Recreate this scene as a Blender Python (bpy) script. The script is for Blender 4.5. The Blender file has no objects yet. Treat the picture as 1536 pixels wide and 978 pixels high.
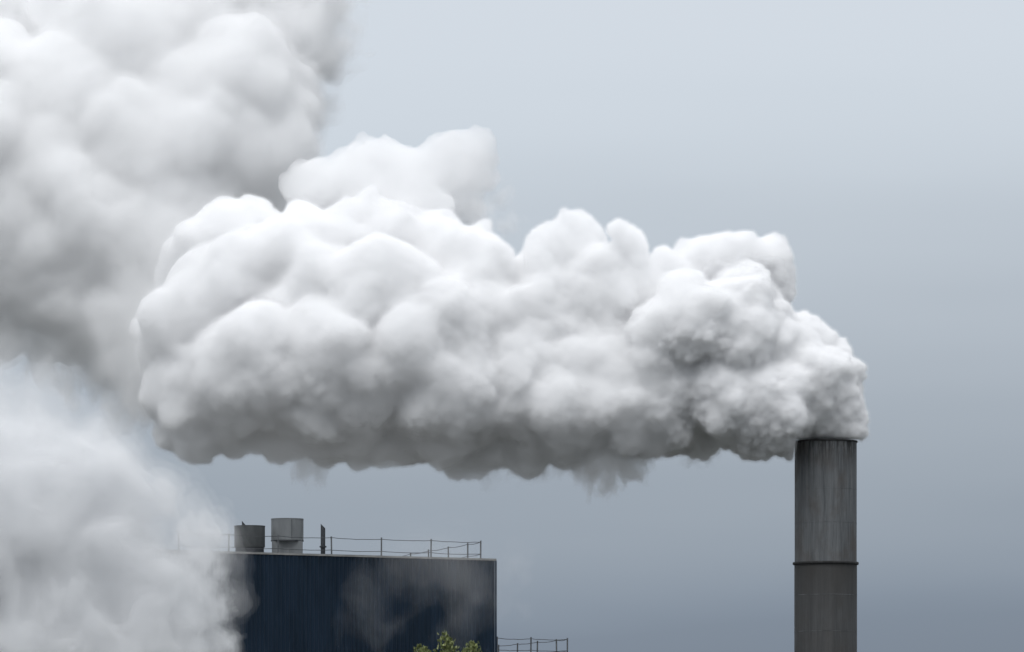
import bpy, math, random
import numpy as np
from mathutils import Vector

# ------------------------------------------------------------------ camera, world, sun, exposure
SC = bpy.context.scene
COL = SC.collection
R = math.radians
FPX, CX, CY, CAMZ = 6400.0, 768.0, 1157.0, 1.7     # focal length in photo pixels, centre column, horizon row, eye height

cam_d = bpy.data.cameras.new('camera'); cam = bpy.data.objects.new('camera', cam_d); COL.objects.link(cam)
cam_d.sensor_width = 36.0; cam_d.lens = 36.0 * FPX / 1536.0
cam_d.shift_y = (CY - 489.0) / 1536.0
cam_d.clip_start = 0.5; cam_d.clip_end = 12000.0
cam.location = (0, 0, CAMZ); cam.rotation_euler = (R(90), 0, 0)
SC.camera = cam

SUN_EL, SUN_AZ = R(61), R(195)     # azimuth measured clockwise from +Y (the way the camera looks)
w = bpy.data.worlds.new('World'); SC.world = w; w.use_nodes = True
nt = w.node_tree; N = nt.nodes; L = nt.links; N.clear()
wo = N.new('ShaderNodeOutputWorld'); bg = N.new('ShaderNodeBackground'); L.new(bg.outputs[0], wo.inputs[0])
sky = N.new('ShaderNodeTexSky'); sky.sky_type = 'NISHITA'; sky.sun_disc = False
sky.sun_elevation = SUN_EL; sky.sun_rotation = SUN_AZ; sky.air_density = 1.0; sky.dust_density = 3.0
tc = N.new('ShaderNodeTexCoord'); sep = N.new('ShaderNodeSeparateXYZ'); L.new(tc.outputs['Generated'], sep.inputs[0])
mp = N.new('ShaderNodeMapping'); mp.inputs['Scale'].default_value = (4.0, 4.0, 26.0); L.new(tc.outputs['Generated'], mp.inputs[0])
nz = N.new('ShaderNodeTexNoise'); nz.inputs['Scale'].default_value = 1.0; nz.inputs['Detail'].default_value = 3.0
nz.inputs['Roughness'].default_value = 0.45; L.new(mp.outputs[0], nz.inputs[0])
def wm(op, a, b, c=None):
    m = N.new('ShaderNodeMath'); m.operation = op
    for i, v in enumerate((a, b, c)):
        if v is None: continue
        if isinstance(v, (int, float)): m.inputs[i].default_value = v
        else: L.new(v, m.inputs[i])
    return m.outputs[0]
zz = wm('MULTIPLY_ADD', wm('SUBTRACT', nz.outputs[0], 0.5), 0.040, sep.outputs[2])
zz = wm('MULTIPLY_ADD', sep.outputs[0], -0.045, zz)      # the cover thins a little towards the left
zz = wm('POWER', wm('MAXIMUM', zz, 0.0), 0.5)           # spread the lowest degrees over the ramp
ramp = N.new('ShaderNodeValToRGB'); L.new(zz, ramp.inputs[0]); ramp.color_ramp.interpolation = 'B_SPLINE'
def lin(c): return tuple((v/255/12.92 if v/255 <= .04045 else ((v/255+.055)/1.055)**2.4) for v in c)
stops = [(0.0, (116,125,137)), (0.028, (128,140,155)), (0.045, (145,156,169)), (0.07, (158,168,179)), (0.104, (181,190,200)),
         (0.14, (207,216,225)), (0.18, (213,221,230)), (0.35, (216,222,230)), (0.62, (238,242,248)), (1.0, (280,281,283))]
el = ramp.color_ramp.elements
while len(el) < len(stops): el.new(0.5)
for e, (z, c) in zip(el, stops): e.position = z ** 0.5; e.color = (*[v_*.5 for v_ in lin(c)], 1)
mixw = N.new('ShaderNodeMix'); mixw.data_type = 'RGBA'; mixw.inputs[0].default_value = 0.03
sc10 = N.new('ShaderNodeVectorMath'); sc10.operation = 'SCALE'; sc10.inputs[3].default_value = 20.0
L.new(ramp.outputs[0], sc10.inputs[0]); L.new(sc10.outputs[0], mixw.inputs[6]); L.new(sky.outputs[0], mixw.inputs[7])
L.new(mixw.outputs[2], bg.inputs[0]); bg.inputs[1].default_value = 0.1   # overcast layer over the clear sky

sd = bpy.data.lights.new('sun', 'SUN'); sd.energy = 1.85; sd.angle = R(35); sd.color = (0.975, 0.985, 1.0)
sun = bpy.data.objects.new('sun', sd); COL.objects.link(sun)
sdir = Vector((math.sin(SUN_AZ)*math.cos(SUN_EL), math.cos(SUN_AZ)*math.cos(SUN_EL), math.sin(SUN_EL)))
sun.rotation_euler = (-sdir).to_track_quat('-Z', 'Y').to_euler()
vs = SC.view_settings; SC.display_settings.display_device = 'sRGB'
vs.view_transform = 'Standard'; vs.look = 'None'; vs.exposure = 0.0; vs.gamma = 1.0; vs.use_curve_mapping = False
cy = SC.cycles
cy.use_denoising = True; cy.volume_bounces = 20; cy.max_bounces = 32; cy.transparent_max_bounces = 64
cy.use_adaptive_sampling = True; cy.adaptive_threshold = 0.02; cy.sample_clamp_indirect = 4.0

# ------------------------------------------------------------------ helpers
def P(px, py, Y):            # a point of the place: column, row of the photo at a distance Y
    return Vector(((px-CX)/FPX*Y, Y, CAMZ + (CY-py)/FPX*Y))
def tag(o, label=None, cat=None, group=None, kind=None):
    for k, v in (('label', label), ('category', cat), ('group', group), ('kind', kind)):
        if v: o[k] = v
    return o
def empty(name, loc, rz=0.0):
    o = bpy.data.objects.new(name, None); o.location = loc; o.rotation_euler = (0, 0, rz); COL.objects.link(o); return o
def link(name, me, mat, parent=None, smooth=False):
    o = bpy.data.objects.new(name, me); COL.objects.link(o)
    if mat: me.materials.append(mat)
    if parent: o.parent = parent
    if smooth: me.shade_smooth()
    return o
class MB:
    def __init__(s): s.v = []; s.f = []
    def add(s, vs, fs):
        n = len(s.v); s.v += [tuple(v) for v in vs]; s.f += [tuple(i+n for i in f) for f in fs]
    def box(s, x0, x1, y0, y1, z0, z1):
        s.add([(x0,y0,z0),(x1,y0,z0),(x1,y1,z0),(x0,y1,z0),(x0,y0,z1),(x1,y0,z1),(x1,y1,z1),(x0,y1,z1)],
              [(0,3,2,1),(4,5,6,7),(0,1,5,4),(1,2,6,5),(2,3,7,6),(3,0,4,7)])
    def tube(s, a, b, r0, r1=None, n=8, caps=True):
        r1 = r0 if r1 is None else r1
        a = Vector(a); b = Vector(b); d = (b-a).normalized()
        u = d.orthogonal().normalized(); w_ = d.cross(u)
        vs = [a+(u*math.cos(t)+w_*math.sin(t))*r0 for t in [2*math.pi*i/n for i in range(n)]] + \
             [b+(u*math.cos(t)+w_*math.sin(t))*r1 for t in [2*math.pi*i/n for i in range(n)]]
        fs = [(i, (i+1) % n, n+(i+1) % n, n+i) for i in range(n)]
        if caps: fs += [tuple(range(n-1, -1, -1)), tuple(range(n, 2*n))]
        s.add(vs, fs)
    def lathe(s, prof, n=64, cx=0, cy=0):     # closed ring profile [(r,z)...]
        m = len(prof); vs = []; fs = []
        for i in range(n):
            t = 2*math.pi*i/n
            vs += [(cx+r*math.cos(t), cy+r*math.sin(t), z) for r, z in prof]
        for i in range(n):
            j = (i+1) % n
            for k in range(m):
                l = (k+1) % m
                fs.append((i*m+k, j*m+k, j*m+l, i*m+l))
        s.add(vs, fs)
    def build(s, name, mat, parent=None, smooth=False):
        me = bpy.data.meshes.new(name); me.from_pydata(s.v, [], s.f); me.validate(); me.update()
        o = link(name, me, mat, parent)
        if smooth: me.shade_smooth(); me.set_sharp_from_angle(angle=R(35))
        return o

def mat(name):
    m = bpy.data.materials.new(name); m.use_nodes = True
    b = m.node_tree.nodes['Principled BSDF']; return m, m.node_tree, b
def node(t, kind, **kw):
    n = t.nodes.new(kind)
    for k, v in kw.items(): setattr(n, k, v)
    return n
def noise_mat(name, ca, cb, scale=(1,1,1), ns=2.0, rough=0.6, detail=6, metallic=0.0, bump=0.0, lo=.35, hi=.65):
    m, t, b = mat(name)
    co = node(t, 'ShaderNodeTexCoord'); mpn = node(t, 'ShaderNodeMapping'); mpn.inputs['Scale'].default_value = scale
    nn = node(t, 'ShaderNodeTexNoise'); nn.inputs['Scale'].default_value = ns; nn.inputs['Detail'].default_value = detail
    rp = node(t, 'ShaderNodeValToRGB'); rp.color_ramp.elements[0].position = lo; rp.color_ramp.elements[1].position = hi
    rp.color_ramp.elements[0].color = (*ca, 1); rp.color_ramp.elements[1].color = (*cb, 1)
    t.links.new(co.outputs['Object'], mpn.inputs[0]); t.links.new(mpn.outputs[0], nn.inputs[0]); t.links.new(nn.outputs[0], rp.inputs[0])
    t.links.new(rp.outputs[0], b.inputs['Base Color']); b.inputs['Roughness'].default_value = rough; b.inputs['Metallic'].default_value = metallic
    if bump:
        bp = node(t, 'ShaderNodeBump'); bp.inputs['Distance'].default_value = bump; bp.inputs['Strength'].default_value = 0.6
        t.links.new(nn.outputs[0], bp.inputs['Height']); t.links.new(bp.outputs[0], b.inputs['Normal'])
    return m

# ------------------------------------------------------------------ steam: fields, noise and level sets in numpy
import openvdb as vdb
rng = np.random.default_rng(7)
_perm = rng.permutation(256).astype(np.int64); _perm = np.concatenate([_perm]*3)
_g = rng.normal(size=(256, 3)); _g /= np.linalg.norm(_g, axis=1)[:, None]; _g = _g.astype(np.float32)
_fp = rng.random((256, 3)).astype(np.float32); _fs = rng.uniform(.45, 1.25, 256).astype(np.float32)
def _hash(i): return _perm[_perm[_perm[i[:, 0] & 255] + (i[:, 1] & 255)] + (i[:, 2] & 255)]
def perlin(p):
    i = np.floor(p).astype(np.int64); f = (p-i).astype(np.float32); u = f*f*f*(f*(f*6-15)+10); out = 0
    for c in range(8):
        o = np.array([c & 1, c >> 1 & 1, c >> 2 & 1])
        g = _g[_hash(i+o)]
        wgt = np.prod(np.where(o, u, 1-u), axis=1)
        out = out + wgt*np.einsum('ij,ij->i', g, f-o.astype(np.float32))
    return out*1.6
def puffs(p):                # rounded bumps with creases between them: 0 in a crease, 1 on a crown
    i = np.floor(p).astype(np.int64); f = (p-i).astype(np.float32); d = np.zeros(len(p), np.float32)
    for a in (-1, 0, 1):
        for b in (-1, 0, 1):
            for c in (-1, 0, 1):
                o = np.array([a, b, c]); hh = _hash(i+o); q = _fp[hh]+o.astype(np.float32)-f; sz = _fs[hh]
                d = np.maximum(d, sz*(1-1.15*np.einsum('ij,ij->i', q, q)/(sz*sz)))
    return d
def normals(v, t):
    n = np.zeros_like(v); fn = np.cross(v[t[:, 1]]-v[t[:, 0]], v[t[:, 2]]-v[t[:, 0]])
    for k in range(3): 
        for ax in range(3): n[:, ax] += np.bincount(t[:, k], fn[:, ax], len(v))
    return n/np.maximum(np.linalg.norm(n, axis=1), 1e-9)[:, None]
def tris_of(t, q):
    parts = []
    if len(t): parts.append(np.asarray(t))
    if len(q): q = np.asarray(q); parts += [q[:, [0, 1, 2]], q[:, [0, 2, 3]]]
    return np.concatenate(parts).astype(np.int64)
def iso_mesh(grid, iso, adapt=0.0):
    v, t, q = grid.convertToPolygons(isovalue=iso, adaptivity=adapt)
    v = np.asarray(v, np.float64); t = tris_of(t, q)
    vol = np.einsum('ij,ij->i', v[t[:, 0]], np.cross(v[t[:, 1]], v[t[:, 2]])).sum()
    if vol < 0: t = t[:, ::-1]
    return v, t
def biggest(v, t):
    lab = np.arange(len(v))
    while True:
        m = lab[t].min(1); new = lab.copy()
        for k in range(3): np.minimum.at(new, t[:, k], m)
        new = new[new]
        if (new == lab).all(): break
        lab = new
    keep = lab[t[:, 0]] == np.bincount(lab[t[:, 0]]).argmax(); t = t[keep]
    ids, inv = np.unique(t, return_inverse=True); return v[ids], inv.reshape(t.shape)
def to_mesh(name, v, t):
    me = bpy.data.meshes.new(name)
    me.vertices.add(len(v)); me.vertices.foreach_set('co', v.astype(np.float32).ravel())
    me.loops.add(len(t)*3); me.loops.foreach_set('vertex_index', t.astype(np.int32).ravel())
    me.polygons.add(len(t)); me.polygons.foreach_set('loop_start', np.arange(0, len(t)*3, 3, dtype=np.int32))
    me.update(calc_edges=True); me.shade_smooth(); return me
def sphere_field(sph, vox, pad):
    """Union of balls (x,y,z,r) as a distance field in a box of voxels; returns array, origin."""
    lo = (sph[:, :3]-sph[:, 3:]).min(0)-pad; hi = (sph[:, :3]+sph[:, 3:]).max(0)+pad
    n = np.ceil((hi-lo)/vox).astype(int)+1
    F = np.full(n, pad, np.float32)
    for x, y, z, r in sph:
        c = np.array([x, y, z]); a = np.maximum(np.floor((c-r-pad-lo)/vox).astype(int), 0); b = np.minimum(np.ceil((c+r+pad-lo)/vox).astype(int)+1, n)
        ax = [(lo[k]+vox*np.arange(a[k], b[k])-c[k])**2 for k in range(3)]
        d = np.sqrt(ax[0][:, None, None]+ax[1][None, :, None]+ax[2][None, None, :]).astype(np.float32)-r
        s = F[a[0]:b[0], a[1]:b[1], a[2]:b[2]]
        k_ = 0.35; h = np.clip(0.5+0.5*(s-d)/k_, 0, 1)
        s[...] = np.minimum(s*(1-h)+d*h-k_*h*(1-h), s)
    return F, lo
def grid_of(F, lo, vox, bgv):
    g = vdb.FloatGrid(bgv); g.copyFromArray(F, tolerance=1e-4)
    g.transform = vdb.createLinearTransform(voxelSize=vox); g.transform.postTranslate(tuple(lo)); g.gridClass = vdb.GridClass.LEVEL_SET
    return g
def bud(sph, r_rng, frac, cover, seed, shrink=0.55):
    """Smaller balls sprouting from the surface of the balls in sph."""
    rg = np.random.default_rng(seed); out = []
    for x, y, z, r in sph:
        n = int(cover*4/(frac*frac))
        for _ in range(n):
            d = rg.normal(size=3); d /= np.linalg.norm(d)
            rr = r*frac*rg.uniform(*r_rng); c = np.array([x, y, z])+d*(r-rr*shrink)
            out.append((*c, rr))
    return np.array(out)
def px_spheres(rows, Y0):
    out = []
    for px, py, r, dy in rows:
        Y = Y0+dy; p = P(px, py, Y); out.append((p.x, p.y, p.z, r/FPX*Y))
    return np.array(out)

YC = 273.0
near_rows = [  # column, row, radius in photo pixels, metres behind the stack axis
 (1240,622,50,0),(1252,600,50,0),(1215,590,72,0),(1185,560,84,1),(1150,610,72,-1.5),(1120,600,80,-1),(1090,590,62,-2),(1175,640,42,-1),(1130,655,32,-1),(1235,545,42,1),(1245,560,45,0),
 (1200,520,52,1),(1150,520,62,0),(1100,500,70,-2),(1040,480,66,-3),(985,490,48,-3),(965,545,42,-3),(940,600,22,-4),
 (1150,395,44,3),(1130,380,33,2),(1155,430,42,3),(1085,400,44,2),(1040,410,45,2),(1000,420,50,1),(1110,450,50,1),(1060,380,22,1),
 (942,385,38,0),(926,350,22,-1),(864,372,34,1),(868,347,20,1),(830,390,36,0),(795,415,36,1),(895,442,64,0),(820,470,80,0),(960,440,60,0),(760,460,70,1),
 (1000,580,90,0),(1040,640,46,1),(1060,600,60,0),(960,590,85,-1),(900,560,105,0),(850,600,90,-1),(780,570,120,0),(870,640,50,0),(780,640,60,0),(960,640,42,0),(700,650,58,1),(745,660,40,0),(820,655,40,1),
 (700,500,110,0),(680,440,100,1),(640,380,72,2),(690,400,60,2),(580,370,68,1),(550,340,46,1),(510,360,55,0),(460,350,50,1),(640,540,120,-2),(620,620,75,0),(605,660,48,0),(560,640,65,0),(510,640,60,0),(540,560,110,-2),
 (500,520,85,-4),(470,560,50,-5),(460,620,50,-3),(560,440,85,-3),(480,440,90,-1),(420,400,80,0),(440,600,70,-2),(430,650,40,-1),(680,590,90,-3),(620,510,70,-5),
 (350,365,62,2),(310,390,60,2),(390,340,44,2),(270,400,40,3),(340,470,105,0),(290,500,80,0),(260,530,50,1),(300,580,80,-1),(380,560,110,-2),(350,630,55,-1),(300,645,42,-1),(268,645,30,0),(380,630,55,-1),(250,590,34,0),(230,490,26,1),
]
top_rows = [
 (600,262,62,5),(555,262,58,5),(650,255,55,5),(690,245,46,6),(700,262,40,6),(520,280,50,5),(470,285,46,4),(620,310,60,4),(690,310,36,6),(560,310,60,4),(445,270,22,4),
 (660,225,28,5),(590,222,30,5),(545,222,26,5),
]
far_rows = [
 (350,110,84,16),(400,90,46,16),(300,160,110,16),(230,240,130,15),(340,230,110,16),(410,170,60,17),(430,120,42,18),(400,260,70,16),(120,170,120,16),(80,270,130,15),(60,160,90,15),(200,80,110,17),(140,60,80,18),
 (170,360,130,14),(80,390,110,14),(20,330,120,14),(-60,250,140,15),(-80,120,120,16),(-60,400,90,14),(260,330,110,14),(130,460,75,13),(70,450,60,13),(190,470,60,13),(10,430,60,13),(15,490,44,14),(70,515,34,14),(-30,480,50,14),
 (290,30,90,19),(220,0,90,19),(370,10,64,20),(240,480,44,11),(236,540,36,11),(214,580,30,11),(120,-10,90,20),
 (20,30,60,24),(-40,0,80,24),(170,530,46,14),(110,510,40,14),(200,540,34,14),(230,440,60,14),
]

ZRIM = 22.86; STX, STY = P(1238.5, 0, 273.5).x, 273.5
thin_rows = [(460,40,52,21),(484,75,40,21),(478,0,50,21),(330,10,70,20),(400,0,50,20),(440,110,40,20),(462,150,24,20),(430,-10,50,21),(400,40,60,20),(440,190,24,19),(425,60,60,20),(496,30,26,21),(455,160,26,20)]
def puff_grid(rows, seed, vox0, vox1, band, octs, cover=(.32, .14), fade=True, shrink=.96, shear=.8):
    s0 = px_spheres(rows, YC)
    s1 = bud(s0, (0.7, 1.3), 0.40, cover[0], seed)
    allS = [s0*np.array([1, 1, 1, shrink]), s1]
    if cover[1]: allS.append(bud(s1, (0.6, 1.2), 0.42, cover[1], seed+1))
    S = np.concatenate(allS)
    F, lo = sphere_field(S, vox0, 1.0)
    v, t = iso_mesh(grid_of(F, lo, vox0, 1.0), 0.0)
    sh = shear*np.clip(np.linalg.norm(v-np.array([STX, STY, ZRIM]), axis=1)/14-.1, 0, 1)[:, None]
    v = v + sh*np.stack([perlin(v/4.5+j*23.9) for j in range(3)], 1) + sh*.4*np.stack([perlin(v/1.9+j*13.1) for j in range(3)], 1)
    wx = np.clip((v[:, 0]+22)/30, 0, 1) if fade else 1.0      # crisp young steam at the stack, smoother farther on
    for k, (sc_, am) in enumerate(octs):
        if k == 2:            # finer mesh before the small puffs
            gm = vdb.FloatGrid.createLevelSetFromPolygons(np.ascontiguousarray(v, np.float32), triangles=np.ascontiguousarray(t, np.uint32),
                transform=vdb.createLinearTransform(voxelSize=vox0*.5), halfWidth=3)
            v, t = iso_mesh(gm, 0.0)
            wx = np.clip((v[:, 0]+22)/30, 0, 1) if fade else 1.0
        n = normals(v, t)
        q = v/sc_ + 0.35*np.stack([perlin(v/sc_*.8+j*17.3) for j in range(3)], 1)
        amp = (0.3+0.7*np.clip(0.5+1.2*perlin(v/(sc_*3.5)+5.1), 0, 1))*am*(1 if k < 2 else (.6+.4*wx)*(1+.8*np.clip(-n[:, 2], 0, 1)))
        v = v + n*((puffs(q)-0.6)*amp)[:, None]
    near = (np.abs(v[:, 0]-STX) < 2.12) & (v[:, 1] < STY+.2) & (v[:, 1] > STY-4)     # steam leaves the mouth above the rim
    v[near, 2] = np.maximum(v[near, 2], ZRIM+.10)
    return vdb.FloatGrid.createLevelSetFromPolygons(np.ascontiguousarray(v, np.float32), triangles=np.ascontiguousarray(t, np.uint32),
        transform=vdb.createLinearTransform(voxelSize=vox1), halfWidth=band/vox1+3)
def steam_mat(name, dens, col=(.995, .995, .996), skin=0.0, aniso=0.0):
    m = bpy.data.materials.new(name); m.use_nodes = True; t = m.node_tree; t.nodes.clear()
    o = t.nodes.new('ShaderNodeOutputMaterial'); s = t.nodes.new('ShaderNodeVolumePrincipled')
    s.inputs['Color'].default_value = (*col, 1); s.inputs['Density'].default_value = dens; s.inputs['Anisotropy'].default_value = aniso
    s.inputs['Density Attribute'].default_value = ''
    t.links.new(s.outputs[0], o.inputs['Volume']); m.cycles.homogeneous_volume = True
    if skin:
        mx = t.nodes.new('ShaderNodeMixShader'); mx.inputs[0].default_value = skin
        tr = t.nodes.new('ShaderNodeBsdfTransparent'); df = t.nodes.new('ShaderNodeBsdfDiffuse'); df.inputs[0].default_value = (.94, .94, .945, 1)
        t.links.new(tr.outputs[0], mx.inputs[1]); t.links.new(df.outputs[0], mx.inputs[2]); t.links.new(mx.outputs[0], o.inputs[0])
    return m
def fbm(p, n, rough=.5):
    out = 0; a = 1.0
    for k in range(n): out = out + a*perlin(p*(2**k)+k*31.7); a *= rough
    return out
def soft_cloud(rows, Y0, vox, sc_, amp, isos, seed=0.0, stretch=(1, 1, 1), squash=1.0, depth=1.0):
    """Nested closed surfaces of a noisy cloud, the outer ones thin: [(vertices, triangles)...] for the distances in isos."""
    S = px_spheres(rows, Y0); pad = max(isos)+amp+vox*2
    F, lo = sphere_field(S, vox, pad)
    g_ = np.stack(np.meshgrid(*[lo[k]+vox*np.arange(F.shape[k]) for k in range(3)], indexing='ij'), -1).reshape(-1, 3)
    act = (np.abs(F.ravel()) < pad*1.6); q = g_[act]/sc_*np.array(stretch)+seed
    q = q + .5*np.stack([perlin(q*.7+j*11.1) for j in range(3)], 1)
    Fr = F.ravel().copy(); Fr[act] -= (fbm(q, 5, .55)*amp).astype(np.float32)
    Fr = np.minimum(Fr, pad-amp*.2).reshape(F.shape)
    Fr[0] = Fr[-1] = pad; Fr[:, 0] = Fr[:, -1] = pad; Fr[:, :, 0] = Fr[:, :, -1] = pad
    gr = grid_of(Fr, lo, vox, pad)
    return [iso_mesh(gr, i) for i in isos]

M_body = steam_mat('dense_steam', 1.7, skin=.07); M_dense = steam_mat('young_steam', 2.6, skin=.06)
M_bill = steam_mat('billow_steam', 0.8, skin=.05)
M_bank = steam_mat('bank_steam', 0.8, skin=.05, col=(.9993,.9993,.9995))
M_thin = [steam_mat('thin_steam_%d' % i, d) for i, d in enumerate((.08, .2, .45, .9))]
OCT = ((2.3, .28), (1.15, .28), (.60, .25), (.32, .15))
g = puff_grid(near_rows, 11, .22, .09, .3, OCT)
bodyv, bodyt = iso_mesh(g, 0.0)
plume = link('steam_plume', to_mesh('steam_plume', bodyv, bodyt), M_body)
def denser_part(grid, vox, centre, reach, inset, nsc, namp, seed):
    """The part of a level set within reach of centre, set a little inside it."""
    c = np.array(centre); lo = np.floor((c-reach-1.5)/vox).astype(int); n = int(2*(reach+1.5)/vox)+1
    A = np.zeros((n, n, n), np.float32); grid.copyToArray(A, ijk=tuple(int(k) for k in lo))
    ax = [(lo[k]+np.arange(n))*vox for k in range(3)]
    m = 6; cx = [a[::m] for a in ax]
    gg = np.stack(np.meshgrid(*cx, indexing='ij'), -1); sh = gg.shape[:3]; q = gg.reshape(-1, 3)
    G = (np.linalg.norm((q-c)*np.array([1, .8, 1]), axis=1)-reach+namp*fbm(q/nsc+seed, 3)).reshape(sh).astype(np.float32)
    for k in range(3):                       # linear up-sampling of the slow field
        idx = np.minimum(np.arange(n)/m, sh[k]-1.001); i0 = idx.astype(int); f = (idx-i0).astype(np.float32)
        shp = [1, 1, 1]; shp[k] = n; f = f.reshape(shp); G = np.take(G, i0, k)*(1-f)+np.take(G, np.minimum(i0+1, sh[k]-1), k)*f
    Fm = np.maximum(A+inset, G); Fm[0] = Fm[-1] = 1; Fm[:, 0] = Fm[:, -1] = 1; Fm[:, :, 0] = Fm[:, :, -1] = 1
    h = vdb.FloatGrid(1.0); h.copyFromArray(np.clip(Fm, -1, 1), ijk=tuple(int(k) for k in lo), tolerance=1e-5)
    h.transform = vdb.createLinearTransform(voxelSize=vox); h.gridClass = vdb.GridClass.LEVEL_SET
    return iso_mesh(h, 0.0)
v_, t_ = iso_mesh(g, .14)
link('steam_fringe', to_mesh('steam_fringe', v_, t_), steam_mat('fringe_steam', .3), plume)
hc = P(1165, 580, YC+.5)
link('young_steam', to_mesh('young_steam', *denser_part(g, .09, hc, 8.2, .03, 3.0, 1.6, 2.2)), M_dense, plume)
tag(plume, 'thick white steam plume with grey underside streaming left from the stack mouth', 'steam plume')
g = puff_grid(top_rows, 21, .22, .12, .3, OCT, fade=False)
link('upper_billow', to_mesh('upper_billow', *iso_mesh(g, 0.0)), M_bill, plume)
g = puff_grid(far_rows, 31, .28, .15, .6, ((3.6, .4), (1.8, .32), (.9, .24), (.5, .14)), cover=(.34, .12), fade=False, shear=.6)
bank = link('drifting_bank', to_mesh('drifting_bank', *iso_mesh(g, 0.0)), M_bank, plume)
link('bank_fringe', to_mesh('bank_fringe', *iso_mesh(g, 0.45)), steam_mat('bank_fringe', .2), bank)
for i, (v, t) in enumerate(soft_cloud(thin_rows, YC, .2, 2.2, 1.3, (.9, .4, -.1, -.8), seed=1.7)):
    link('steam_wisp', to_mesh('steam_wisp', v, t), steam_mat('thin_bank_%d' % i, (.12, .25, .45, .6)[i]), bank)
# torn wisps hanging off the underside and off the top billow
for k, (rows, dens, sc_, amp, st) in enumerate([
    ([(905,690,24,-1),(932,694,26,0),(892,708,16,0),(912,722,12,0),(948,675,26,0),(898,732,7,0),(880,690,20,0)], 3, 1.0, .95, (1,1,.55)),
    ([(795,690,16,0),(812,700,14,0),(775,694,12,0),(740,704,12,0),(722,712,9,0),(850,694,14,0)], 2, .8, .9, (1,1,.5)),
    ([(462,692,20,0),(450,712,12,0),(482,704,10,0),(520,706,10,0),(600,716,9,0)], 2, .9, .9, (1,1,.5)),
    ([(1040,682,12,0),(1058,684,8,0),(1075,668,12,0)], 2, .5, .6, (1,1,.6)),
    ([(745,300,20,6),(720,320,22,5),(760,335,18,5),(735,270,16,6)], 1, 1.2, 1.0, (1,1,1)),
    ([(215,560,30,12),(225,590,26,11),(205,530,30,12),(190,590,26,13),(195,630,20,13),(200,560,34,13),(180,600,16,13),(215,600,18,13)], 2, 1.6, 1.3, (1,1,.5)),
    ([(60,560,20,13),(110,585,16,13),(130,570,22,13),(90,560,22,13)], 2, 1.2, 1.1, (1,1,.6)),
  ]):
    ms = soft_cloud(rows, YC, .11, sc_, amp, (.25, -.1), seed=k*7.7, stretch=st)
    for i, (v, t) in enumerate(ms):
        if len(v) > 20: link('steam_wisp', to_mesh('steam_wisp', *biggest(v, t)), M_thin[max(dens-1+i, 0)] if dens-1+i < 4 else M_thin[3], plume)

for i, (v, t) in enumerate(soft_cloud([(215,430,46,3),(190,480,50,3),(225,530,46,2),(215,590,34,3),(250,380,40,2),(270,470,40,-3),(260,560,34,-3),(190,540,40,5)], YC, .2, 2.4, 1.4, (1.0, .3, -.4), seed=4.4)):
    link('steam_wisp', to_mesh('steam_wisp', *biggest(v, t)), steam_mat('join_%d' % i, (.05, .08, .10)[i]), plume)
# second cloud, low on the left, in front of the hall
low_rows = [(-60,725,100,0),(40,735,80,0),(110,740,80,0),(149,800,72,0),(90,820,130,1),(178,850,62,0),(208,885,36,-1),(216,935,44,-2),(163,930,100,0),
            (252,985,34,-2),(60,960,150,0),(-20,820,160,1),(203,825,30,0),(189,1010,80,-1),(171,760,40,0),(228,832,26,-1),(258,852,20,-2),(286,900,20,-2),(290,945,24,-2),(280,925,30,-1),(267,875,28,-1),(266,842,26,-1),(300,930,14,-2),(276,796,26,0),(292,828,22,-1),(250,765,26,0),(296,862,12,-2),(300,985,24,-2),(241,840,30,-1),(236,800,24,0),(278,880,14,-2),(282,965,18,-2),(206,770,26,0),(216,785,22,0),(252,858,12,-2),(250,905,14,-2),(196,790,24,0)]
isos = (1.7, 1.1, .5, -.1, -1.0)
ms = soft_cloud(low_rows, 229.0, .17, 3.2, 1.25, isos, seed=3.3)
D = (.03, .09, .20, .42, .6); LC = (.928, .932, .937)
low = link('steam_cloud', to_mesh('steam_cloud', *ms[3]), steam_mat('low_steam_inner', D[3], LC, skin=.04))
tag(low, 'soft pale steam bank low on the left, hiding the near end of the blue hall', 'steam cloud')
for i in (0, 1, 2, 4): link('steam_layer', to_mesh('steam_layer', *ms[i]), steam_mat('low_steam_%d' % i, D[i], LC), low)
for i, (v, t) in enumerate(soft_cloud([(0,600,50,3),(50,590,36,3),(-30,570,40,3),(0,630,56,2),(70,650,52,2),(130,680,46,2),(-40,610,50,3),(170,715,46,1),(60,680,70,2),(210,760,36,0)], 229.0, .2, 2.6, 1.3, (1.2, .5, -.2, -.9), seed=6.1)):
    link('steam_layer', to_mesh('steam_layer', v, t), steam_mat('low_top_%d' % i, (.05, .08, .13, .16)[i], LC), low)
for i, (v, t) in enumerate(soft_cloud([(305,842,18,-2),(322,858,10,-2),(312,880,18,-2),(318,905,16,-2),(326,925,14,-2),(318,948,18,-2),(330,970,18,-2),(325,1000,24,-2),(296,860,22,-2),(296,925,26,-2),(300,975,26,-2)], 229.0, .1, .9, .55, (.4, .1, -.2), seed=2.9)):
    link('steam_layer', to_mesh('steam_layer', v, t), steam_mat('low_edge_%d' % i, (.18, .3, .5)[i], LC), low)
ms = soft_cloud([(590,860,16,0),(640,855,24,0),(690,865,30,0),(720,880,30,0),(730,850,14,0),(560,895,16,0),(700,925,18,0)], 250.0, .15, 3.0, 1.6, (1.2, .8, .4, .0, -.3), seed=9.1)
veil = None
for i, (v, t) in enumerate(ms):
    o = link('steam_veil' if veil is None else 'veil_layer', to_mesh('steam_veil', v, t), steam_mat('veil_%d' % i, .009, skin=.004 if i == 0 else 0), veil)
    if veil is None: veil = tag(o, 'faint see-through drift of steam over the right part of the blue hall front', 'steam veil')

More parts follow.
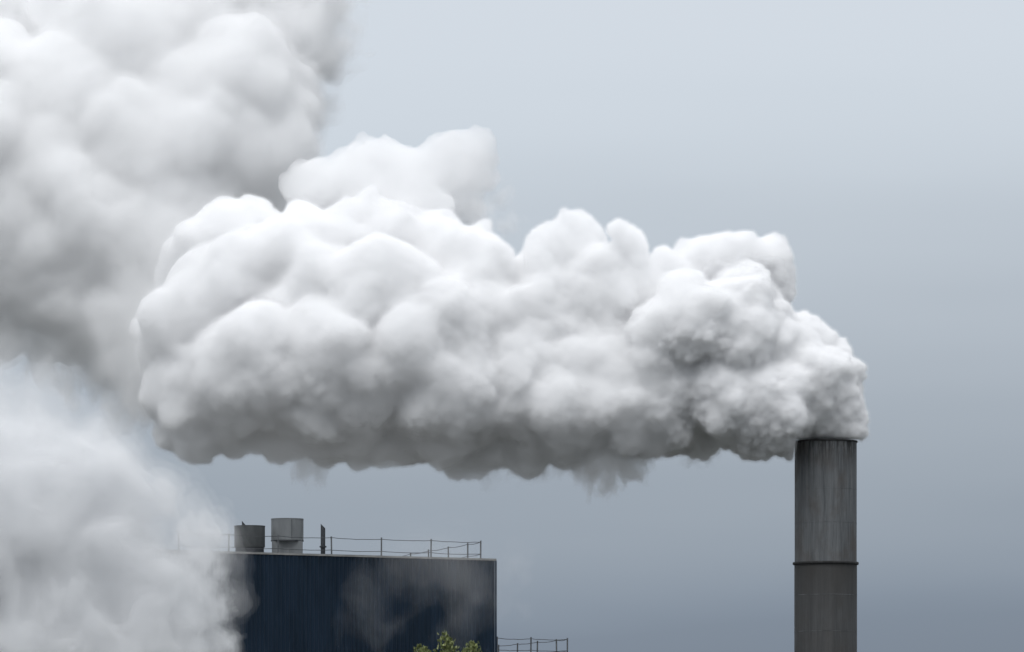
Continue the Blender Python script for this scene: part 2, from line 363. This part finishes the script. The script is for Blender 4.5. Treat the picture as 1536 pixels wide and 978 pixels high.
# ------------------------------------------------------------------ ground
mg = noise_mat('ground_soil', (.03,.034,.028), (.06,.06,.052), ns=.3, rough=.9)
b = MB(); b.add([(-4000,-500,0),(4000,-500,0),(4000,9000,0),(-4000,9000,0)], [(0,1,2,3)])
tag(b.build('ground', mg), kind='structure')

# ------------------------------------------------------------------ chimney
def stack_mat():
    m, t, b = mat('weathered_stack'); L_ = t.links
    co = node(t, 'ShaderNodeTexCoord'); sx = node(t, 'ShaderNodeSeparateXYZ'); L_.new(co.outputs['Object'], sx.inputs[0])
    def nz_(scale, ns, det, rough=.6):
        mpn = node(t, 'ShaderNodeMapping'); mpn.inputs['Scale'].default_value = scale; L_.new(co.outputs['Object'], mpn.inputs[0])
        n_ = node(t, 'ShaderNodeTexNoise'); n_.inputs['Scale'].default_value = ns; n_.inputs['Detail'].default_value = det; n_.inputs['Roughness'].default_value = rough
        L_.new(mpn.outputs[0], n_.inputs[0]); return n_.outputs[0]
    def M_(op, a, b_=None, c=None, clamp=False):
        n_ = node(t, 'ShaderNodeMath', operation=op, use_clamp=clamp)
        for i, v in enumerate((a, b_, c)):
            if v is None: continue
            if isinstance(v, (int, float)): n_.inputs[i].default_value = v
            else: L_.new(v, n_.inputs[i])
        return n_.outputs[0]
    def mix(f, a, b_):
        n_ = node(t, 'ShaderNodeMix', data_type='RGBA'); L_.new(f, n_.inputs[0])
        for i, v in ((6, a), (7, b_)):
            if isinstance(v, tuple): n_.inputs[i].default_value = (*v, 1)
            else: L_.new(v, n_.inputs[i])
        return n_.outputs[2]
    def rng_(v, a, b_): return M_('MULTIPLY', M_('SUBTRACT', v, a), 1/(b_-a), clamp=True)
    streak = nz_((1.6, 1.6, .07), 1.5, 8, .65); fine = nz_((6, 6, .35), 1.6, 6, .7); blot = nz_((.5, .5, .3), 1.2, 5)
    col = mix(rng_(streak, .35, .65), (.050, .056, .061), (.125, .132, .137))
    col = mix(M_('MULTIPLY', rng_(fine, .45, .66), .6), col, (.150, .155, .158))
    col = mix(M_('MULTIPLY', rng_(blot, .48, .66), .6), col, (.066, .055, .046))
    # soot collar with pale mineral runs just below the mouth
    h = rng_(sx.outputs[2], ZRIM-2.6, ZRIM-.1)
    soot = M_('MULTIPLY', M_('POWER', h, 1.3), rng_(nz_((3.5, 3.5, .22), 1.3, 6, .7), .40, .56))
    col = mix(soot, col, (.014, .014, .014))
    runs = M_('MULTIPLY', rng_(sx.outputs[2], ZRIM-1.1, ZRIM-.25), rng_(nz_((9, 9, .9), 1.0, 5, .75), .54, .68))
    col = mix(M_('MULTIPLY', runs, .7), col, (.26, .26, .26))
    # darker, browner band below the flange
    below = M_('MULTIPLY', rng_(sx.outputs[2], 11.5, 14.9), M_('LESS_THAN', sx.outputs[2], 15.0))
    col = mix(M_('MULTIPLY', below, .75), col, (.030, .027, .022))
    low = M_('MULTIPLY', M_('LESS_THAN', sx.outputs[2], 15.0), .62)
    col = mix(low, col, (.034, .033, .032))
    L_.new(col, b.inputs['Base Color']); b.inputs['Roughness'].default_value = .72
    bp = node(t, 'ShaderNodeBump'); bp.inputs['Distance'].default_value = .03; bp.inputs['Strength'].default_value = .5
    L_.new(fine, bp.inputs['Height']); L_.new(bp.outputs[0], b.inputs['Normal'])
    return m
MS = stack_mat()
M_dark = noise_mat('sooty_steel', (.012,.012,.012), (.03,.03,.03), ns=4, rough=.8)
M_seam = noise_mat('weld_seam', (.03,.032,.034), (.15,.155,.16), ns=1.3, rough=.7)
st = empty('chimney_stack', (STX, STY, 0))
tag(st, 'tall grey steel smokestack streaked with soot, white steam pouring from its mouth', 'smokestack')
rb = 1.985
b = MB(); b.lathe([(rb, 15.10), (rb, ZRIM-.10), (rb-.12, ZRIM-.10), (rb-.12, 15.10)], 96); b.build('upper_section', MS, st, True)
b = MB(); b.lathe([(rb+.02, 0), (rb+.02, 14.94), (rb-.12, 14.94), (rb-.12, 0)], 96); b.build('lower_section', MS, st, True)
b = MB(); b.lathe([(rb+.015, ZRIM-.10), (rb+.06, ZRIM-.08), (rb+.06, ZRIM-.01), (rb+.04, ZRIM), (rb-.14, ZRIM), (rb-.14, ZRIM-.10)], 96); b.build('rim', M_dark, st, True)
b = MB(); b.lathe([(rb-.02, 14.94), (rb+.11, 14.94), (rb+.13, 14.97), (rb+.13, 15.07), (rb+.11, 15.10), (rb-.02, 15.10)], 96); b.build('flange', M_dark, st, True)
for z, r in ((12.98, rb+.02), (10.65, rb+.02), (8.2, rb+.02), (17.6, rb), (19.75, rb)):
    b = MB(); h = .018; b.lathe([(r-.01, z-h), (r+.008, z-h*.6), (r+.008, z+h*.6), (r-.01, z+h)], 96); b.build('weld_seam', M_seam if z < 16 else MS, st, True)

# ------------------------------------------------------------------ the blue hall
C = P(742, 838, 255.6); H = C.z
Lp = Vector((P(340, 827, 247.1).x, 247.1)); u = (Lp-C.xy).normalized(); s_ = Vector((-.308, .951)).normalized()
no = Vector((-u.y, u.x));  no = no if no.y < 0 else -no
hall = empty('corrugated_hall', (C.x, C.y, 0))
tag(hall, 'dark blue ribbed metal industrial hall with a pale roof edge', 'industrial building')
WL, WD, PER = 37.0, 22.0, .27
M_clad = noise_mat('blue_cladding', (.003,.012,.025), (.007,.019,.037), scale=(1,1,.2), ns=1.2, rough=.55, lo=.4, hi=.6)
M_clad.node_tree.nodes['Principled BSDF'].inputs['Specular IOR Level'].default_value = .25
M_cap = noise_mat('roof_edge_metal', (.17,.17,.165), (.25,.25,.24), scale=(1,1,3), ns=1.5, rough=.6)
M_roof = noise_mat('roof_gravel', (.1,.1,.1), (.2,.2,.19), ns=3, rough=.9)
def wall_strip(p0, d, n_, length, z0, z1):
    pr = []; k = int(length/PER)
    for i in range(k):
        a = i*PER
        for f_, e in ((0, 0), (.45, 0), (.58, .05), (.87, .05)): pr.append((a+f_*PER, e))
    pr.append((k*PER, 0)); vs = []
    for a, e in pr:
        q = p0+d*a+n_*e
        vs += [(q.x, q.y, z0), (q.x, q.y, z1)]
    m = MB(); m.add(vs, [(2*i, 2*i+2, 2*i+3, 2*i+1) for i in range(len(pr)-1)]); return m
wall_strip(Vector((0, 0)), u, no, WL, 0, H-.12).build('front_wall', M_clad, hall)
ns = Vector((s_.y, -s_.x))
wall_strip(Vector((0, 0)), s_, ns, WD, 0, H-.12).build('side_wall', M_clad, hall)
def quad_prism(pts, z0, z1):
    m = MB(); n = len(pts); m.add([(p.x, p.y, z0) for p in pts]+[(p.x, p.y, z1) for p in pts],
        [tuple(range(n-1, -1, -1)), tuple(range(n, 2*n))]+[(i, (i+1) % n, n+(i+1) % n, n+i) for i in range(n)]); return m
O = Vector((0, 0))
quad_prism([O-no*.1, u*WL-no*.1, u*WL+s_*WD, s_*WD], H-.45, H-.30).build('roof', M_roof, hall)
m = quad_prism([no*.08-u*.08, u*WL+no*.08, u*WL-no*.25, -no*.25-u*.08], H-.12, H); m.build('roof_edge', M_cap, hall)
quad_prism([-no*.251-u*.08, -no*.251+u*.25, s_*WD+u*.25, s_*WD-u*.08], H-.12, H-.003).build('roof_edge', M_cap, hall)
wall_strip(u*WL, s_, u, WD, 0, H-.12).build('side_wall', M_clad, hall)
m = MB(); m.tube((.07, -.02, 0), (.07, -.02, H-.12), .06, n=6); m.build('corner_trim', M_clad, hall)

M_rail = noise_mat('galvanised_rail', (.06,.065,.07), (.11,.115,.12), ns=6, rough=.6)
M_wire = noise_mat('rail_rope', (.03,.033,.037), (.06,.065,.07), ns=8, rough=.7)
def on_wall(px, off=.15):
    k = (px-CX)/FPX; c0 = Vector((C.x, C.y))-no*off
    t = (k*c0.y-c0.x)/(u.x-k*u.y); return c0+u*t
def railing(front, side, zb, ht, label, zlow, name='roof_railing'):
    base = front[0]; r = empty(name, (base.x, base.y, zb)); tag(r, label, 'railing', 'rooftop railings')
    loc = lambda p, z: (p.x-base.x, p.y-base.y, z)
    rg = random.Random(5)
    for p in front+side:
        m = MB(); m.tube(loc(p, 0), (p.x-base.x+rg.uniform(-.02, .02), p.y-base.y, ht+rg.uniform(-.02, .03)), .045, n=8)
        m.box(p.x-base.x-.07, p.x-base.x+.07, p.y-base.y-.07, p.y-base.y+.07, 0, .02); m.build('post', M_rail, r)
    for z in (ht-.07, zlow):
        for line in (front, [front[0]]+side):
            m = MB()
            for a, b_ in zip(line, line[1:]):
                pts = []
                for i in range(9):
                    f_ = i/8; q = a.lerp(b_, f_); pts.append(loc(q, z-.05*4*f_*(1-f_)+rg.uniform(-.012, .012)))
                for q0, q1 in zip(pts, pts[1:]): m.tube(q0, q1, .019, n=5)
            m.build('rail', M_wire, r)
def on_side(px, c0):
    k = (px-CX)/FPX; t = (k*c0.y-c0.x)/(s_.x-k*s_.y); return c0+s_*t
fr = [on_wall(px) for px in (721, 646.5, 572, 497.4, 417, 343, 268)]
sdp = [on_side(px, fr[0]) for px in (701.6, 672.8, 642.9, 615.7, 590, 568)]
railing(fr, sdp, H, 1.05, 'thin post and rope railing along the roof edge of the blue hall', .26)

# rooftop equipment
M_f1 = noise_mat('dark_fan_metal', (.045,.05,.052), (.065,.07,.072), scale=(1,1,.3), ns=2.5, rough=.6)
M_f2 = noise_mat('grey_fan_metal', (.12,.13,.135), (.155,.165,.17), scale=(1,1,.3), ns=2.5, rough=.55)
M_pipe = noise_mat('dark_pipe', (.018,.022,.028), (.03,.035,.04), ns=3, rough=.6)
ZR = H-.30
def zz_(py, Y): return CAMZ+(CY-py)/FPX*Y
def fan(px, w, ytop, ybot, Y, mt, label, name='roof_fan'):
    p = P(px, 0, Y); o = empty(name, (p.x, p.y, ZR)); tag(o, label, 'roof fan'); return o, w/2/FPX*Y, zz_(ytop, Y-w/2/FPX*Y)-ZR, zz_(ybot, Y-w/2/FPX*Y)-ZR
o, r, zt, zb = fan(374.5, 46, 787.5, 820, 251.5, M_f1, 'squat dark round roof fan, leftmost on the roof, small fin on top')
b = MB(); b.lathe([(r*.985, zb), (r, zb+.03), (r*1.0, zt-.05), (r*1.015, zt-.05), (r*1.015, zt), (r*.95, zt), (r*.94, zb)], 48); b.build('drum', M_f1, o, True)
b = MB(); b.lathe([(r*.93, 0), (r*.93, zb+.03), (r*.2, zb+.03), (r*.2, 0)], 48); b.build('base', M_pipe, o, True)
b = MB(); b.box(-r*1.05, r*1.42, -r*.9, r*.9, .02, .36); b.build('curb', M_pipe, o)
b = MB(); b.add([(-.42,-.62,zt-.01),(-.18,-.62,zt-.01),(-.42,-.62,zt+.27),(-.42,-.58,zt-.01),(-.18,-.58,zt-.01),(-.42,-.58,zt+.27)], [(0,1,2),(3,5,4),(0,3,4,1),(1,4,5,2),(2,5,3,0)]); b.build('fin', M_pipe, o)
b = MB(); b.box(-.34, -.28, -r-.03, -r+.05, zb+.08, zb+.28); b.build('bracket', M_pipe, o)
o, r, zt, zb = fan(431, 48.5, 776.8, 809.5, 252.5, M_f2, 'taller pale grey round roof fan on a square base beside the dark fan')
b = MB(); b.lathe([(r, zb), (r, zt-.05), (r*1.012, zt-.05), (r*1.012, zt), (r*.95, zt), (r*.95, zb)], 48); b.build('drum', M_f2, o, True)
b = MB(); b.lathe([(r*1.02, zb-.05), (r*1.02, zb+.002), (r*.9, zb+.002), (r*.9, zb-.05)], 48); b.build('drum_lip', M_pipe, o, True)
b = MB(); hw = r*.92; b.box(-hw, hw, -hw*.75, hw*.75, 0, zb-.05); b.build('base', M_f2, o)
b = MB(); b.box(-.16, .12, -hw*.75-.13, -hw*.75-.003, .30, .72); b.build('control_box', M_f2, o)
b = MB(); a = math.radians(-90+19); b.box(r*math.cos(a)-.012, r*math.cos(a)+.012, r*math.sin(a)-.02, r*math.sin(a)+.008, zb+.06, zt-.08); b.build('seam', M_pipe, o)
Yp = 251.0; p = P(484.5, 0, Yp); o = empty('vent_pipe', (p.x, p.y, ZR)); tag(o, 'thin dark vent pipe with a slanted top on the hall roof', 'vent pipe')
r = .135; za, zbp = zz_(785.5, Yp)-ZR, zz_(792.5, Yp)-ZR
n = 20; vs = []
for i in range(n):
    a = 2*math.pi*i/n; x, y = r*math.cos(a), r*math.sin(a); vs.append((x, y, 0))
for i in range(n):
    a = 2*math.pi*i/n; x, y = r*math.cos(a), r*math.sin(a); vs.append((x, y, (za+zbp)/2-(za-zbp)/2*x/r))
b = MB(); b.add(vs, [(i, (i+1) % n, n+(i+1) % n, n+i) for i in range(n)]+[tuple(range(n, 2*n))]); b.build('pipe', M_pipe, o, True)
zc = zz_(820, Yp)-ZR; b = MB(); b.lathe([(r-.02, zc-.05), (r+.07, zc-.05), (r+.07, zc+.04), (r-.02, zc+.04)], 24); b.build('collar', M_pipe, o, True)

# lower roof on the right, only its railing rises into view
A = P(851, 957.2, 258.5); ZA = A.z-1.06
ann = empty('low_annex', (A.x, A.y, 0)); tag(ann, 'lower dark blue annex at the right end of the hall', 'industrial building')
AL = 6.9
wall_strip(O, u, no, AL, 0, ZA-.1).build('front_wall', M_clad, ann)
wall_strip(O, s_, ns, 16, 0, ZA-.1).build('side_wall', M_clad, ann)
quad_prism([no*.08-u*.08, u*AL+no*.08, u*AL+s_*16, s_*16], ZA-.1, ZA).build('roof', M_roof, ann)
c0 = A.xy-no*.12+u*.1
def on_front(px): k = (px-CX)/FPX; t = (k*c0.y-c0.x)/(u.x-k*u.y); return c0+u*t
fr = [on_front(px) for px in (851, 796.3, 745.5)]; sdp = [on_side(px, fr[0]) for px in (835, 805.8, 776, 748)]
railing(fr, sdp, ZA, 1.06, 'low railing just right of the blue hall, at the bottom of the photo', .30)

# ------------------------------------------------------------------ tree whose tips reach into view
def leaf_mat():
    m, t, b = mat('spring_leaf'); g_ = node(t, 'ShaderNodeNewGeometry'); rp = node(t, 'ShaderNodeValToRGB')
    e = rp.color_ramp.elements; e[0].color = (.06, .085, .016, 1); e[1].color = (.24, .27, .10, 1); e[1].position = 1
    t.links.new(g_.outputs['Random Per Island'], rp.inputs[0]); t.links.new(rp.outputs[0], b.inputs['Base Color']); b.inputs['Roughness'].default_value = .55
    b.inputs['Transmission Weight'].default_value = 0.0; return m
M_leaf = leaf_mat(); M_bark = noise_mat('bark', (.05,.04,.03), (.11,.09,.07), scale=(3,3,.6), ns=4, rough=.9, bump=.02)
YT = 120.0; tr = P(668, 0, YT); tree = empty('young_tree', (tr.x, YT, 0)); tag(tree, 'yellow-green leafy tree top rising in front of the blue hall', 'tree')
rg = random.Random(4); tb = MB(); cr = MB()
tips = [(667, 953), (629, 971), (638, 974), (706, 966), (712, 970), (675, 960), (698, 976), (655, 985), (645, 990), (690, 985), (610, 990), (725, 992)]
tb.tube((0, 0, 0), (.05, 0, 2.2), .16, .11, 10)
ends = []
for px, py in tips:
    q = P(px, py, YT+rg.uniform(-.5, .5)); ends.append(Vector((q.x-tr.x, q.y-YT, q.z)))
for i in range(46):
    a = rg.uniform(0, 6.28); rr = rg.uniform(.3, 1.7); ends.append(Vector((rr*math.cos(a), rr*math.sin(a), rg.uniform(2.4, 4.95-.35*rr))))
def leaf(m, c, d, L_, W_):
    d = d.normalized(); sd_ = d.orthogonal().normalized(); sd_.rotate(__import__('mathutils').Quaternion(d, rg.uniform(0, 6.28))); up = d.cross(sd_)
    m.add([c, c+d*L_*.45+sd_*W_+up*.12*L_, c+d*L_, c+d*L_*.45-sd_*W_+up*.12*L_], [(0, 1, 2), (0, 2, 3)])
for k, e in enumerate(ends):
    s0 = Vector((.05, 0, rg.uniform(1.3, 2.2))); mid = s0.lerp(e, .5)+Vector((e.x*.25, e.y*.25, .1))
    tb.tube(s0, mid, .045, .025, 6); tb.tube(mid, e, .025, .006, 5)
    dirn = (e-mid).normalized()
    for j in range(380 if k < 12 else 70):
        f_ = rg.random()**.8; c = mid.lerp(e, f_)+Vector((rg.gauss(0, 1), rg.gauss(0, 1), rg.gauss(0, .6)))*(.07+.13*(1-f_))
        if f_ > .97: c = e
        d = Vector((rg.uniform(-1, 1), rg.uniform(-1, 1), rg.uniform(-.1, 1.3)))+dirn*.6
        leaf(cr, c, d, rg.uniform(.07, .15), rg.uniform(.02, .042))
tb.build('trunk', M_bark, tree, True); cr.build('crown', M_leaf, tree)
